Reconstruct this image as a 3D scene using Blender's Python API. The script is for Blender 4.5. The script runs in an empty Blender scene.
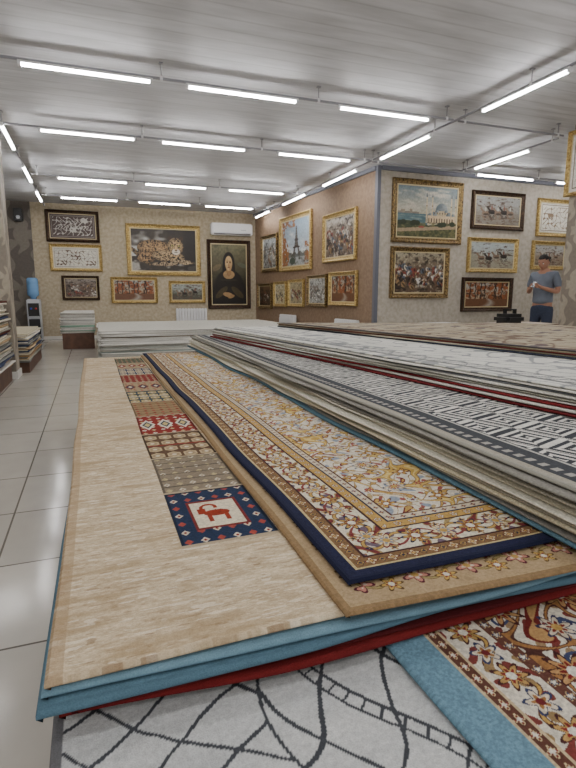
import bpy, bmesh, math, numpy as np
from mathutils import Vector
S=bpy.context.scene
# ---------------------------------------------------------------- helpers
def lin(c):
    c=np.asarray(c,dtype=float); return np.where(c<=.04045,c/12.92,((np.clip(c,0,1)+.055)/1.055)**2.4)
def hsh(x,y,s): 
    r=np.sin(x*127.1+y*311.7+s*74.7)*43758.5453; return r-np.floor(r)
def vn(x,y,s=0):
    x,y=np.broadcast_arrays(np.asarray(x,float),np.asarray(y,float))
    xi=np.floor(x);yi=np.floor(y);fx=x-xi;fy=y-yi
    fx=fx*fx*(3-2*fx);fy=fy*fy*(3-2*fy)
    return (hsh(xi,yi,s)*(1-fx)+hsh(xi+1,yi,s)*fx)*(1-fy)+(hsh(xi,yi+1,s)*(1-fx)+hsh(xi+1,yi+1,s)*fx)*fy
def fb(x,y,s=0): return .5*vn(x,y,s)+.3*vn(x*2.1,y*2.1,s+1)+.2*vn(x*4.3,y*4.3,s+2)
def mix(a,b,t): t=np.clip(t,0,1)[...,None]; return np.asarray(a)*(1-t)+np.asarray(b)*t
def mk(name): 
    m=bpy.data.materials.new(name); m.use_nodes=True
    return m,m.node_tree,m.node_tree.nodes['Principled BSDF']
def mat(name,col,rough=.6,metal=0,col2=None,scale=20,bump=0,bscale=None,stretch=(1,1,1),emit=0,detail=3):
    m,t,b=mk(name); c=(*lin(col),1)
    b.inputs['Base Color'].default_value=c; b.inputs['Roughness'].default_value=rough; b.inputs['Metallic'].default_value=metal
    if emit: b.inputs['Emission Color'].default_value=c; b.inputs['Emission Strength'].default_value=emit
    if col2 is not None or bump:
        tc=t.nodes.new('ShaderNodeTexCoord'); mp=t.nodes.new('ShaderNodeMapping'); mp.inputs['Scale'].default_value=stretch
        t.links.new(tc.outputs['Object'],mp.inputs[0])
        n=t.nodes.new('ShaderNodeTexNoise'); n.inputs['Scale'].default_value=scale; n.inputs['Detail'].default_value=detail
        t.links.new(mp.outputs[0],n.inputs[0])
        if col2 is not None:
            r=t.nodes.new('ShaderNodeValToRGB'); r.color_ramp.elements[0].position=.35; r.color_ramp.elements[1].position=.65
            r.color_ramp.elements[0].color=c; r.color_ramp.elements[1].color=(*lin(col2),1)
            t.links.new(n.outputs[0],r.inputs[0]); t.links.new(r.outputs[0],b.inputs['Base Color'])
        if bump:
            n2=n
            if bscale:
                n2=t.nodes.new('ShaderNodeTexNoise'); n2.inputs['Scale'].default_value=bscale; t.links.new(mp.outputs[0],n2.inputs[0])
            bp=t.nodes.new('ShaderNodeBump'); bp.inputs['Strength'].default_value=bump; bp.inputs['Distance'].default_value=.01
            t.links.new(n2.outputs[0],bp.inputs['Height']); t.links.new(bp.outputs[0],b.inputs['Normal'])
    return m
def vcmat(name,rough=.95,bump=.5,bs=350,var=.25):
    m,t,b=mk(name); b.inputs['Roughness'].default_value=rough
    try: b.inputs['Specular IOR Level'].default_value=.15 if rough>.8 else .4
    except: pass
    a=t.nodes.new('ShaderNodeAttribute'); a.attribute_name='Col'
    tc=t.nodes.new('ShaderNodeTexCoord'); n=t.nodes.new('ShaderNodeTexNoise'); n.inputs['Scale'].default_value=bs; n.inputs['Detail'].default_value=2
    t.links.new(tc.outputs['Object'],n.inputs[0])
    mr=t.nodes.new('ShaderNodeMapRange'); mr.inputs['From Min'].default_value=.3; mr.inputs['From Max'].default_value=.7
    mr.inputs['To Min'].default_value=1-var; mr.inputs['To Max'].default_value=1+var*.6
    t.links.new(n.outputs[0],mr.inputs[0])
    v=t.nodes.new('ShaderNodeVectorMath'); v.operation='SCALE'
    t.links.new(a.outputs['Color'],v.inputs[0]); t.links.new(mr.outputs[0],v.inputs['Scale']); t.links.new(v.outputs[0],b.inputs['Base Color'])
    if bump:
        bp=t.nodes.new('ShaderNodeBump'); bp.inputs['Strength'].default_value=bump; bp.inputs['Distance'].default_value=.004
        t.links.new(n.outputs[0],bp.inputs['Height']); t.links.new(bp.outputs[0],b.inputs['Normal'])
    return m
def link(o): S.collection.objects.link(o); return o
def npmesh(name,V,F,C=None,mats=(),mi=None,smooth=False):
    V=np.asarray(V,dtype=np.float32);F=np.asarray(F,dtype=np.int32)
    me=bpy.data.meshes.new(name); me.vertices.add(len(V)); me.vertices.foreach_set('co',V.ravel())
    me.loops.add(F.size); me.loops.foreach_set('vertex_index',F.ravel())
    me.polygons.add(len(F)); me.polygons.foreach_set('loop_start',np.arange(len(F),dtype=np.int32)*F.shape[1])
    try: me.polygons.foreach_set('loop_total',np.full(len(F),F.shape[1],dtype=np.int32))
    except: pass
    for m in mats: me.materials.append(m)
    if mi is not None: me.polygons.foreach_set('material_index',np.asarray(mi,dtype=np.int32))
    me.polygons.foreach_set('use_smooth',np.full(len(F),smooth,dtype=bool))
    me.update(calc_edges=True)
    if C is not None:
        a=me.color_attributes.new('Col','FLOAT_COLOR','POINT')
        CC=np.ones((len(V),4),dtype=np.float32); CC[:,:3]=lin(np.clip(C,0,1)); a.data.foreach_set('color',CC.ravel())
    me.validate()
    return link(bpy.data.objects.new(name,me))
def gridfaces(ny,nx):
    i=np.arange(ny*nx).reshape(ny,nx)
    return np.stack([i[:-1,:-1],i[:-1,1:],i[1:,1:],i[1:,:-1]],-1).reshape(-1,4)
class B:  # box/cyl builder -> single object
    def __init__(s): s.bm=bmesh.new(); s.m=[]
    def mi(s,m):
        if m not in s.m: s.m.append(m)
        return s.m.index(m)
    def box(s,x0,x1,y0,y1,z0,z1,m,bev=0):
        k=s.mi(m); vs=[s.bm.verts.new((x,y,z)) for z in(z0,z1) for x,y in((x0,y0),(x1,y0),(x1,y1),(x0,y1))]
        fs=[s.bm.faces.new([vs[j] for j in q]) for q in((3,2,1,0),(4,5,6,7),(0,1,5,4),(1,2,6,5),(2,3,7,6),(3,0,4,7))]
        for f in fs: f.material_index=k
        if bev:
            es=list({e for f in fs for e in f.edges}); r=bmesh.ops.bevel(s.bm,geom=es,offset=bev,segments=2,affect='EDGES')
            for f in r['faces']: f.material_index=k
    def lathe(s,cx,cy,prof,m,n=20):
        k=s.mi(m); rings=[]
        for r,z in prof: rings.append([s.bm.verts.new((cx+r*math.cos(2*math.pi*i/n),cy+r*math.sin(2*math.pi*i/n),z)) for i in range(n)])
        for a,b in zip(rings,rings[1:]):
            for i in range(n):
                f=s.bm.faces.new((a[i],a[(i+1)%n],b[(i+1)%n],b[i])); f.material_index=k; f.smooth=True
        f=s.bm.faces.new(rings[0][::-1]); f.material_index=k; f=s.bm.faces.new(rings[-1]); f.material_index=k
    def prism(s,pts,z0,z1,m):
        k=s.mi(m); a=[s.bm.verts.new((x,y,z0)) for x,y in pts]; b=[s.bm.verts.new((x,y,z1)) for x,y in pts]; n=len(pts)
        fs=[s.bm.faces.new(a[::-1]),s.bm.faces.new(b)]+[s.bm.faces.new((a[i],a[(i+1)%n],b[(i+1)%n],b[i])) for i in range(n)]
        for f in fs: f.material_index=k
    def done(s,name):
        me=bpy.data.meshes.new(name); s.bm.normal_update(); s.bm.to_mesh(me); s.bm.free()
        for m in s.m: me.materials.append(m)
        return link(bpy.data.objects.new(name,me))
RUG=vcmat('rug_wool',var=.16,bs=420); PILE=vcmat('rug_edges',bs=180,var=.25); CAN=vcmat('canvas_print',rough=.45,bump=.1,bs=120,var=.1)
# ---------------------------------------------------------------- room materials
CH=3.45
def floor_mat():
    m,t,b=mk('floor_tiles'); L=t.links
    tc=t.nodes.new('ShaderNodeTexCoord'); mp=t.nodes.new('ShaderNodeMapping'); mp.inputs['Location'].default_value=(.45,.03,0)
    L.new(tc.outputs['Object'],mp.inputs[0])
    br=t.nodes.new('ShaderNodeTexBrick'); br.offset=0; br.squash=1
    br.inputs['Scale'].default_value=1; br.inputs['Brick Width'].default_value=.6; br.inputs['Row Height'].default_value=.6
    br.inputs['Mortar Size'].default_value=.005; br.inputs['Mortar Smooth'].default_value=.1
    br.inputs['Color1'].default_value=(*lin((.79,.77,.73)),1); br.inputs['Color2'].default_value=(*lin((.75,.73,.69)),1); br.inputs['Mortar'].default_value=(*lin((.42,.40,.37)),1)
    L.new(mp.outputs[0],br.inputs[0])
    n=t.nodes.new('ShaderNodeTexNoise'); n.inputs['Scale'].default_value=5; n.inputs['Detail'].default_value=6; L.new(tc.outputs['Object'],n.inputs[0])
    mx=t.nodes.new('ShaderNodeMixRGB'); mx.blend_type='MULTIPLY'; mx.inputs[0].default_value=.2
    L.new(br.outputs[0],mx.inputs[1]); L.new(n.outputs[0],mx.inputs[2]); L.new(mx.outputs[0],b.inputs['Base Color'])
    b.inputs['Roughness'].default_value=.14
    bp=t.nodes.new('ShaderNodeBump'); bp.inputs['Strength'].default_value=.4; bp.inputs['Distance'].default_value=.003; bp.invert=True
    L.new(br.outputs['Fac'],bp.inputs['Height']); L.new(bp.outputs[0],b.inputs['Normal'])
    return m
def ceil_mat():
    m,t,b=mk('ceiling_panels'); L=t.links
    tc=t.nodes.new('ShaderNodeTexCoord')
    def nz(sc,st,d):
        mp=t.nodes.new('ShaderNodeMapping'); mp.inputs['Scale'].default_value=st; L.new(tc.outputs['Object'],mp.inputs[0])
        n=t.nodes.new('ShaderNodeTexNoise'); n.inputs['Scale'].default_value=sc; n.inputs['Detail'].default_value=d; L.new(mp.outputs[0],n.inputs[0]); return n
    n=nz(1,(1.6,9,1),7)
    r=t.nodes.new('ShaderNodeValToRGB'); r.color_ramp.elements[0].position=.3; r.color_ramp.elements[1].position=.7
    r.color_ramp.elements[0].color=(*lin((.68,.685,.70)),1); r.color_ramp.elements[1].color=(*lin((.79,.795,.81)),1); L.new(n.outputs[0],r.inputs[0])
    w=t.nodes.new('ShaderNodeTexWave'); w.bands_direction='Y'; w.inputs['Scale'].default_value=1.6; w.inputs['Distortion'].default_value=.3; L.new(tc.outputs['Object'],w.inputs[0])
    wr=t.nodes.new('ShaderNodeValToRGB'); wr.color_ramp.elements[0].position=0; wr.color_ramp.elements[1].position=.06
    wr.color_ramp.elements[0].color=(.62,.62,.62,1); wr.color_ramp.elements[1].color=(1,1,1,1); L.new(w.outputs[0],wr.inputs[0])
    mx=t.nodes.new('ShaderNodeMixRGB'); mx.blend_type='MULTIPLY'; mx.inputs[0].default_value=.45; L.new(r.outputs[0],mx.inputs[1]); L.new(wr.outputs[0],mx.inputs[2])
    L.new(mx.outputs[0],b.inputs['Base Color']); b.inputs['Roughness'].default_value=.6
    return m
def damask(name,c1,c2,sc=5.0):
    """printed ornamental wallpaper: ogee medallions"""
    m,t,b=mk(name); L=t.links; tc=t.nodes.new('ShaderNodeTexCoord')
    ad=t.nodes.new('ShaderNodeSeparateXYZ'); L.new(tc.outputs['Object'],ad.inputs[0])
    sm=t.nodes.new('ShaderNodeMath'); sm.operation='ADD'; L.new(ad.outputs[0],sm.inputs[0]); L.new(ad.outputs[1],sm.inputs[1])
    def mth(op,a,b_=None):
        n=t.nodes.new('ShaderNodeMath'); n.operation=op
        for i,v in enumerate((a,b_)):
            if v is None: continue
            if isinstance(v,(int,float)): n.inputs[i].default_value=v
            else: L.new(v,n.inputs[i])
        return n.outputs[0]
    x=mth('MULTIPLY',sm.outputs[0],sc*math.pi); z=mth('MULTIPLY',ad.outputs[2],sc*math.pi*.6)
    a=mth('MULTIPLY',mth('SINE',x),mth('SINE',z))
    c=mth('SINE',mth('ADD',mth('MULTIPLY',x,3.0),mth('MULTIPLY',mth('SINE',mth('MULTIPLY',z,3.0)),1.6)))
    f=mth('ADD',mth('MULTIPLY',a,.9),mth('MULTIPLY',c,.35))
    r=t.nodes.new('ShaderNodeValToRGB'); r.color_ramp.elements[0].position=.48; r.color_ramp.elements[1].position=.56
    r.color_ramp.elements[0].color=(*lin(c1),1); r.color_ramp.elements[1].color=(*lin(c2),1)
    g=mth('ADD',mth('MULTIPLY',f,.5),.5)
    L.new(g,r.inputs[0])
    nn=t.nodes.new('ShaderNodeTexNoise'); nn.inputs['Scale'].default_value=25; nn.inputs['Detail'].default_value=5; L.new(tc.outputs['Object'],nn.inputs[0])
    mx=t.nodes.new('ShaderNodeMixRGB'); mx.blend_type='MULTIPLY'; mx.inputs[0].default_value=.4; L.new(r.outputs[0],mx.inputs[1]); L.new(nn.outputs[0],mx.inputs[2])
    L.new(mx.outputs[0],b.inputs['Base Color']); b.inputs['Roughness'].default_value=.6
    return m
WB=mat('wallpaper_cream',(.64,.59,.49),.75,col2=(.73,.68,.59),scale=14,bump=.3,bscale=60,detail=6)
WM=mat('wallpaper_taupe',(.50,.41,.33),.75,col2=(.56,.47,.38),scale=16,bump=.3,bscale=60,detail=6)
WR=mat('wallpaper_stone',(.65,.62,.56),.75,col2=(.73,.70,.65),scale=14,bump=.3,bscale=60,detail=6)
WD=damask('wallpaper_dark_damask',(.38,.35,.32),(.50,.47,.43),2.2)
WP=damask('wallpaper_pillar_damask',(.54,.50,.45),(.68,.64,.57),4.5)
TR=mat('trim_grey',(.38,.39,.43),.5); TW=mat('trim_white',(.85,.84,.82),.5)
b=B(); b.box(-6,12,-4,15.3,-.1,0,floor_mat()); b.done('floor')
b=B(); b.box(-6,12,-4,15.3,CH,CH+.1,ceil_mat()); b.done('ceiling')
b=B(); b.box(-1.3,4.62,15,15.2,0,CH,WB); b.done('wall_back')
b=B(); b.box(-6,-1.3,14.95,15.2,0,CH,WD); b.done('wall_back_left')
b=B(); b.prism([(5.0,8.7),(5.2,8.705),(4.8,15.2),(4.58,15.2)],0,CH,WM); b.done('wall_middle')
b=B(); b.box(5.005,12,8.7,8.9,0,CH,WR); b.done('wall_right')
b=B(); b.box(-6.2,-6,-4,15.3,0,CH,WB); b.done('wall_left')
b=B(); b.box(12,12.2,-4,8.9,0,CH,WR); b.done('wall_far_right')
b=B(); b.prism([(4.97,8.67),(5.04,8.67),(5.04,8.70),(5.0,8.70),(5.0,8.75),(4.965,8.75)],0,CH,TR); b.done('trim_corner')
b=B(); b.prism([(4.95,8.74),(5.0,8.75),(4.58,15),(4.53,15)],CH-.07,CH,TR); b.done('trim_cornice_middle')
b=B(); b.box(5.05,12,8.64,8.7,CH-.07,CH,TR); b.done('trim_cornice_right')
b=B(); b.box(-1.3,4.55,14.97,15,0,.08,TW); b.done('baseboard_back')
b=B(); b.prism([(4.965,8.76),(4.995,8.76),(4.58,14.97),(4.55,14.97)],0,.08,TW); b.done('baseboard_middle')
b=B(); b.box(5.06,12,8.67,8.7,0,.08,TW); b.done('baseboard_right')
b=B(); b.box(6.35,6.9,5.2,5.75,0,CH,WP); b.box(6.33,6.92,5.18,5.77,0,.1,TW); b.done('pillar')
b=B(); b.box(-1.5,-1.03,8.02,8.42,0,CH,WP); b.box(-1.52,-1.01,8.0,8.44,0,.1,TW); b.done('pillar')
# ---------------------------------------------------------------- lights
TUBE=mat('tube_glow',(1,.99,.985),.4,emit=52); RAIL=mat('rail_metal',(.55,.55,.57),.4,.3); HOUS=mat('housing_white',(.85,.85,.86),.4)
def lrow(axis,pos,a0,a1,tubes,name='tube_light_row'):
    b=B()
    def bx(a,c,w,z0,z1,m,bev=0):
        if axis=='x': b.box(a,c,pos-w,pos+w,z0,z1,m,bev)
        else: b.box(pos-w,pos+w,a,c,z0,z1,m,bev)
    bx(a0,a1,.011,3.29,3.312,RAIL)
    n=max(1,int((a1-a0)/1.6)); 
    for i in range(n+1):
        a=a0+.1+(a1-a0-.2)*i/n
        bx(a-.004,a+.004,.004,3.31,CH,RAIL); bx(a-.02,a+.02,.02,CH-.012,CH,RAIL)
        bx(a-.014,a+.014,.014,3.285,3.325,HOUS)
    for s,e in tubes:
        bx(s,e,.019,3.270,3.29,HOUS); bx(s+.02,e-.02,.016,3.247,3.270,TUBE)
        bx(s-.008,s+.02,.02,3.244,3.29,HOUS); bx(e-.02,e+.008,.02,3.244,3.29,HOUS)
    return b.done(name)
xs=[(-4,-2.8),(-2.3,-1.1),(-.5,.7),(1.05,2.27),(2.78,4.0)]
for yy in (-1.6,.6,2.9,5.78,7.88): lrow('x',yy,-4.5,4.36,xs)
lrow('x',10.85,-.88,4.36,[(-.45,.78),(1.1,2.3),(2.75,3.95)])
lrow('x',12.95,-.88,4.36,[(-.5,.7),(1.15,2.35),(2.7,3.9)])
lrow('y',4.40,1.2,14.5,[(2.1,3.4),(4.1,5.3),(6.3,7.6),(8.4,9.8),(10.7,12.1),(13.1,14.3)])
lrow('y',-.93,6.2,14.5,[(7.8,9.0),(10.1,11.4),(12.3,13.6)])
lrow('x',7.95,4.45,11.5,[(6.55,7.85),(8.4,9.7),(10.2,11.4)])
lrow('x',3.4,6.3,11.5,[(6.5,7.7),(8.2,9.4),(10,11.2)])
lrow('y',6.22,5.9,7.9,[(6.4,7.6)])
lrow('x',5.8,4.45,6.2,[])
W=bpy.data.worlds.new('World'); S.world=W; W.use_nodes=True
W.node_tree.nodes['Background'].inputs[0].default_value=(1,.98,.96,1); W.node_tree.nodes['Background'].inputs[1].default_value=1.35
# ---------------------------------------------------------------- generic pile of rugs
def pile(name,quad,z0,layers,seed,jit=.012,slope=0,r=.5):
    V=[];F3=[];C=[];rng=np.random.RandomState(seed); z=z0; q=np.array(quad,float); cen=q.mean(0); base=0
    TF=[]
    for li,(th,col) in enumerate(layers):
        qj=q+rng.uniform(-jit,jit,(4,2))
        grow=slope*(len(layers)-1-li); d=(qj-cen); qj=qj+np.sign(d)*grow
        pts=[];nr=[]
        for k in range(4):
            a,bb=qj[k],qj[(k+1)%4]; L=np.linalg.norm(bb-a); n=max(4,int(L/.08)); tt=np.arange(n)/n
            e=(bb-a)/L; nn=np.array([e[1],-e[0]])
            w=(vn(tt*L*1.7,0*tt+k*7,seed*3+li)-.5)*jit*1.6
            p=a+(bb-a)*tt[:,None]; p=p+nn*(w*np.sin(np.pi*np.clip(tt,0,1))**.5)[:,None]
            pts.append(p); nv=np.tile(nn,(n,1)); nv[0]=nn*0
            nr.append(nv)
        P=np.vstack(pts);N=np.vstack(nr);m=len(P)
        zw=(vn(np.arange(m)*.3,0*np.arange(m),seed+li)-.5)*th*.3
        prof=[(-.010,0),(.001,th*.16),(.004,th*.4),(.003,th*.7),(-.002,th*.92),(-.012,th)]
        sh=[.30,.75,1,1,1,1]  # shadow gaps between layers, painted into the colour of the lowest rings
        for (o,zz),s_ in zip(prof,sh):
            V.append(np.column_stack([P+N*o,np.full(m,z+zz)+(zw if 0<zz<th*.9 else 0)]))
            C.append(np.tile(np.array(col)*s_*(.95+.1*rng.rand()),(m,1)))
        for j in range(len(prof)-1):
            i=np.arange(m);a=base+j*m+i;b2=base+j*m+(i+1)%m
            F3.append(np.column_stack([a,b2,b2+m,a+m]))
        cidx=base+len(prof)*m; V.append(np.array([[*P.mean(0),z+th]])); C.append(np.array([col]))
        TF.append((base+(len(prof)-1)*m,m,cidx)); z+=th; base=cidx+1
    V=np.vstack(V);C=np.vstack(C);F=np.vstack(F3)
    me=bpy.data.meshes.new(name)
    faces=[tuple(f) for f in F.tolist()]
    ns=len(faces)
    for s0,m,c in TF: faces+= [(s0+i,s0+(i+1)%m,c) for i in range(m)]
    me.from_pydata(V.tolist(),[],faces); me.materials.append(PILE)
    sm=np.zeros(len(faces),dtype=bool); sm[:ns]=True; me.polygons.foreach_set('use_smooth',sm)
    a=me.color_attributes.new('Col','FLOAT_COLOR','POINT'); CC=np.ones((len(V),4),dtype=np.float32);CC[:,:3]=lin(np.clip(C,0,1));a.data.foreach_set('color',CC.ravel())
    o=link(bpy.data.objects.new(name,me)); return o,z
def cols(seed,n,pal,th,thv=.3):
    r=np.random.RandomState(seed); return [(th*(1+thv*(r.rand()-.5)),pal[r.randint(len(pal))]) for _ in range(n)]
CREAM=[(.86,.83,.76),(.80,.77,.70),(.74,.71,.64),(.88,.86,.82),(.66,.65,.60),(.78,.74,.64)]
MIXED=CREAM+[(.35,.18,.15),(.25,.28,.38),(.60,.48,.34),(.50,.50,.48),(.72,.62,.48)]
# ---------------------------------------------------------------- flat rugs with woven patterns
def rug(name,quad,zt,th,nx,ny,colf,wz=0,wxy=0,seed=0,edge=None,pw=1.4,pu=1.,wl=None):
    q=np.array(quad,float); W_=np.linalg.norm(q[1]-q[0]);L_=np.linalg.norm(q[3]-q[0])
    u=np.linspace(0,1,nx)**pu;v=np.linspace(0,1,ny)**pw
    u=np.r_[0,0,0,u,1,1,1];v=np.r_[0,0,0,v,1,1,1]
    ou=np.r_[.004,-.005,-.005,np.zeros(nx),.005,.005,-.004];ov_=np.r_[.004,-.005,-.005,np.zeros(ny),.005,.005,-.004]
    ed=np.array([1,.65,.3])*th
    du=np.r_[ed,th*.06,np.zeros(nx-2),th*.06,ed[::-1]];dv=np.r_[ed,th*.06,np.zeros(ny-2),th*.06,ed[::-1]]
    U,V=np.meshgrid(u,v);D=np.maximum(*np.meshgrid(du,dv))
    P=((1-U)*(1-V))[...,None]*q[0]+(U*(1-V))[...,None]*q[1]+(U*V)[...,None]*q[2]+((1-U)*V)[...,None]*q[3]
    OU,OV=np.meshgrid(ou,ov_);P[...,0]+=OU;P[...,1]+=OV
    X=U*W_;Y=V*L_
    if wl is None: wl=wxy
    if wxy:
        P[...,0]+=wl*((vn(Y*2.3,0*Y,seed)-.5)*(1-U)**2+(vn(Y*2.3,0*Y+9,seed)-.5)*U**2)
        P[...,1]+=wxy*((vn(X*2.7,0*X+3,seed)-.5)*(1-V)**6+(vn(X*2.3,0*X+5,seed)-.5)*V**6)
    Z=zt-D+wz*vn(X*3.1,Y*2.7,seed+4)*(D<th*.9)
    C=colf(X,Y,W_,L_)
    if edge is not None:
        e=np.minimum(np.minimum(X,W_-X),np.minimum(Y,L_-Y)); C=mix(C,edge,(e<.007).astype(float))
    C=C*np.where(D>th*.9,.45,1)[...,None]  # shade under the rug's rim, painted into the vertex colour
    VV=np.dstack([P,Z]).reshape(-1,3); ny2,nx2=U.shape
    return npmesh(name,VV,gridfaces(ny2,nx2),C.reshape(-1,3),[RUG],smooth=True)
def rosette(C,p,q,R,n,c,ph=0):
    r=np.hypot(p,q);t=np.arctan2(q,p)+ph
    k=.72+.28*np.cos(n*t)
    for f,col in zip((1,.8,.5,.25),c): C[r<R*f*(k if f>.4 else 1)]=col
    return C
def rep(s,P): return (s%P)-P/2
NAVY=(.14,.15,.25);MAR=(.42,.15,.16);GOLD=(.72,.58,.32);CRM=(.85,.83,.78);STEEL=(.48,.51,.58);TAN=(.70,.61,.48);BRN=(.36,.27,.22)
def gabbeh(X,Y,W_,L_):
    s=fb(X*18,Y*95,1);f=vn(X*170,Y*420,5);g=fb(X*3,Y*7,7);q=vn(X*60,Y*160,11)
    C=mix((.62,.53,.41),(.87,.81,.70),(s*.6+f*.38+g*.25+q*.25-.26)*1.15)
    C=mix(C,(.93,.90,.83),((vn(X*34,Y*190,8)>.80)*.5))
    C=mix(C,(.50,.40,.30),((vn(X*34,Y*220,9)>.86)*.45))
    C=mix(C,(.62,.52,.40),((X<.02)*.5)); C=mix(C,(.64,.55,.42),np.clip((fb(X*5,Y*26,15)-.56)*4,0,.6))
    x0,x1=.245,.475;y0=.33;per=.335
    k=np.floor((Y-y0)/per).astype(int);ly=(Y-y0)-k*per;lx=X-x0
    ins=(X>x0)&(X<x1)&(Y>y0)&(Y<L_-.1)
    w=x1-x0
    bases=[(.15,.20,.30),(.52,.47,.40),(.36,.27,.20),(.52,.16,.14),(.56,.46,.33),(.22,.27,.30),(.62,.54,.42),(.50,.17,.14),(.20,.24,.33),(.60,.53,.42),(.32,.34,.26),(.50,.22,.18),(.5,.43,.36)]
    acc=[(.82,.77,.68),(.80,.76,.68),(.72,.64,.50),(.84,.80,.74),(.50,.2,.16),(.76,.68,.46),(.42,.2,.17),(.78,.74,.64),(.8,.75,.64),(.48,.22,.18),(.78,.7,.54),(.85,.8,.72),(.76,.67,.36)]
    for i in range(13):
        m=ins&(k==i)
        if not m.any(): continue
        c=np.zeros_like(C);c[...]=bases[i]
        a=rep(lx,.038);bb=rep(ly,.05);dd=np.abs(a)/.019+np.abs(bb)/.025
        c[dd<.55]=acc[i]; c[dd<.25]=bases[(i+3)%13]
        j=((np.floor(lx/.038)+np.floor(ly/.05))%2==0); c[(dd<.55)&j]=(.62,.28,.24) if i%2==0 else (.70,.64,.48)
        if i==0:
            cm=(np.abs(lx-w/2)<.068)&(np.abs(ly-per/2)<.088); c[cm]=(.45,.17,.16)
            cm=(np.abs(lx-w/2)<.060)&(np.abs(ly-per/2)<.078); c[cm]=(.86,.81,.71)
            p=lx-w/2;q=ly-per/2
            goat=((p/.034)**2+((q)/.020)**2<1)|((np.abs(np.abs(p)-.022)<.006)&(q<0)&(q>-.05))|((np.abs(p+.036)<.010)&(q>0)&(q<.035))|((np.abs(np.hypot(p+.015,q-.038)-.019)<.005)&(q>.03))
            c[goat]=(.56,.20,.12)
        elif i%3==2:
            hx=rep(lx,.057);hy=rep(ly,.08);hh=np.maximum(np.abs(hx)/.024,np.abs(hy)/.034+np.abs(hx)/.05); c[...]=bases[i]; c[hh<1]=acc[i]; c[hh<.7]=bases[(i+4)%13]; c[hh<.3]=(.82,.77,.66)
            c[np.abs(ly-per/2)<.008]=acc[(i+2)%13]
        elif i%3==1:
            hy=rep(ly,.056); c[np.abs(hy)>.024]=np.array(bases[i])*.7
        else:
            r2=np.abs(rep(lx,.076))/.038+np.abs(ly-per/2)/.10; c[(r2<.9)&(r2>.6)]=acc[i]; c[(r2<.6)]=bases[(i+2)%13]; c[r2<.35]=acc[(i+2)%13]
        e=np.minimum(np.minimum(lx,w-lx),np.minimum(ly,per-ly)); c[e<.008]=np.array(bases[i])*.7
        c*=(.88+.2*vn(X*200,Y*300,3))[...,None]
        C[m]=c[m]
    gap=ins&((ly<.012)); C[gap]=(.66,.60,.50)
    return C
def field(C,X,Y,s=1.,gold=GOLD,line=(.38,.30,.27)):
    k=30*s
    wx=.008*np.sin(Y*70);X=X+wx
    g=np.sin(k*1.9*X+2.1*np.sin(k*1.1*Y))+np.sin(k*1.6*Y+2*np.sin(k*1.3*X))
    f=np.sin(k*X+1.9*np.sin(k*.62*Y))+np.sin(k*.8*Y+1.9*np.sin(k*.7*X))
    h=np.sin(k*3.1*X+1.5*np.sin(k*2*Y))+np.sin(k*2.9*Y+1.5*np.sin(k*2.2*X))
    C[h>1.45]=(.68,.60,.44); C[(h<-1.6)]=(.58,.32,.30)
    C[np.abs(g)<.15]=line; C[np.abs(g)<.075]=gold
    C[(g>1.55)]=(.54,.58,.64); C[(g<-1.6)]=MAR; C[(g<-1.82)]=gold
    C[np.abs(f)<.25]=line; C[np.abs(f)<.19]=(.74,.60,.30); C[np.abs(f)<.05]=(.84,.74,.48)
    P=.17/s;Q=.21/s
    C=rosette(C,rep(X,P),rep(Y,Q),.034/s,6,[(.33,.18,.18),(.74,.59,.30),MAR,CRM])
    C=rosette(C,rep(X+P/2,P),rep(Y+Q/2,Q),.042/s,8,[(.30,.31,.40),(.82,.77,.66),(.52,.15,.15),GOLD])
    C=rosette(C,rep(X+P/2,P),rep(Y,Q),.02/s,5,[(.45,.36,.2),CRM,STEEL,MAR])
    C=rosette(C,rep(X,P),rep(Y+Q/2,Q),.018/s,5,[(.35,.16,.16),(.75,.42,.36),MAR,GOLD])
    return C
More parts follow.
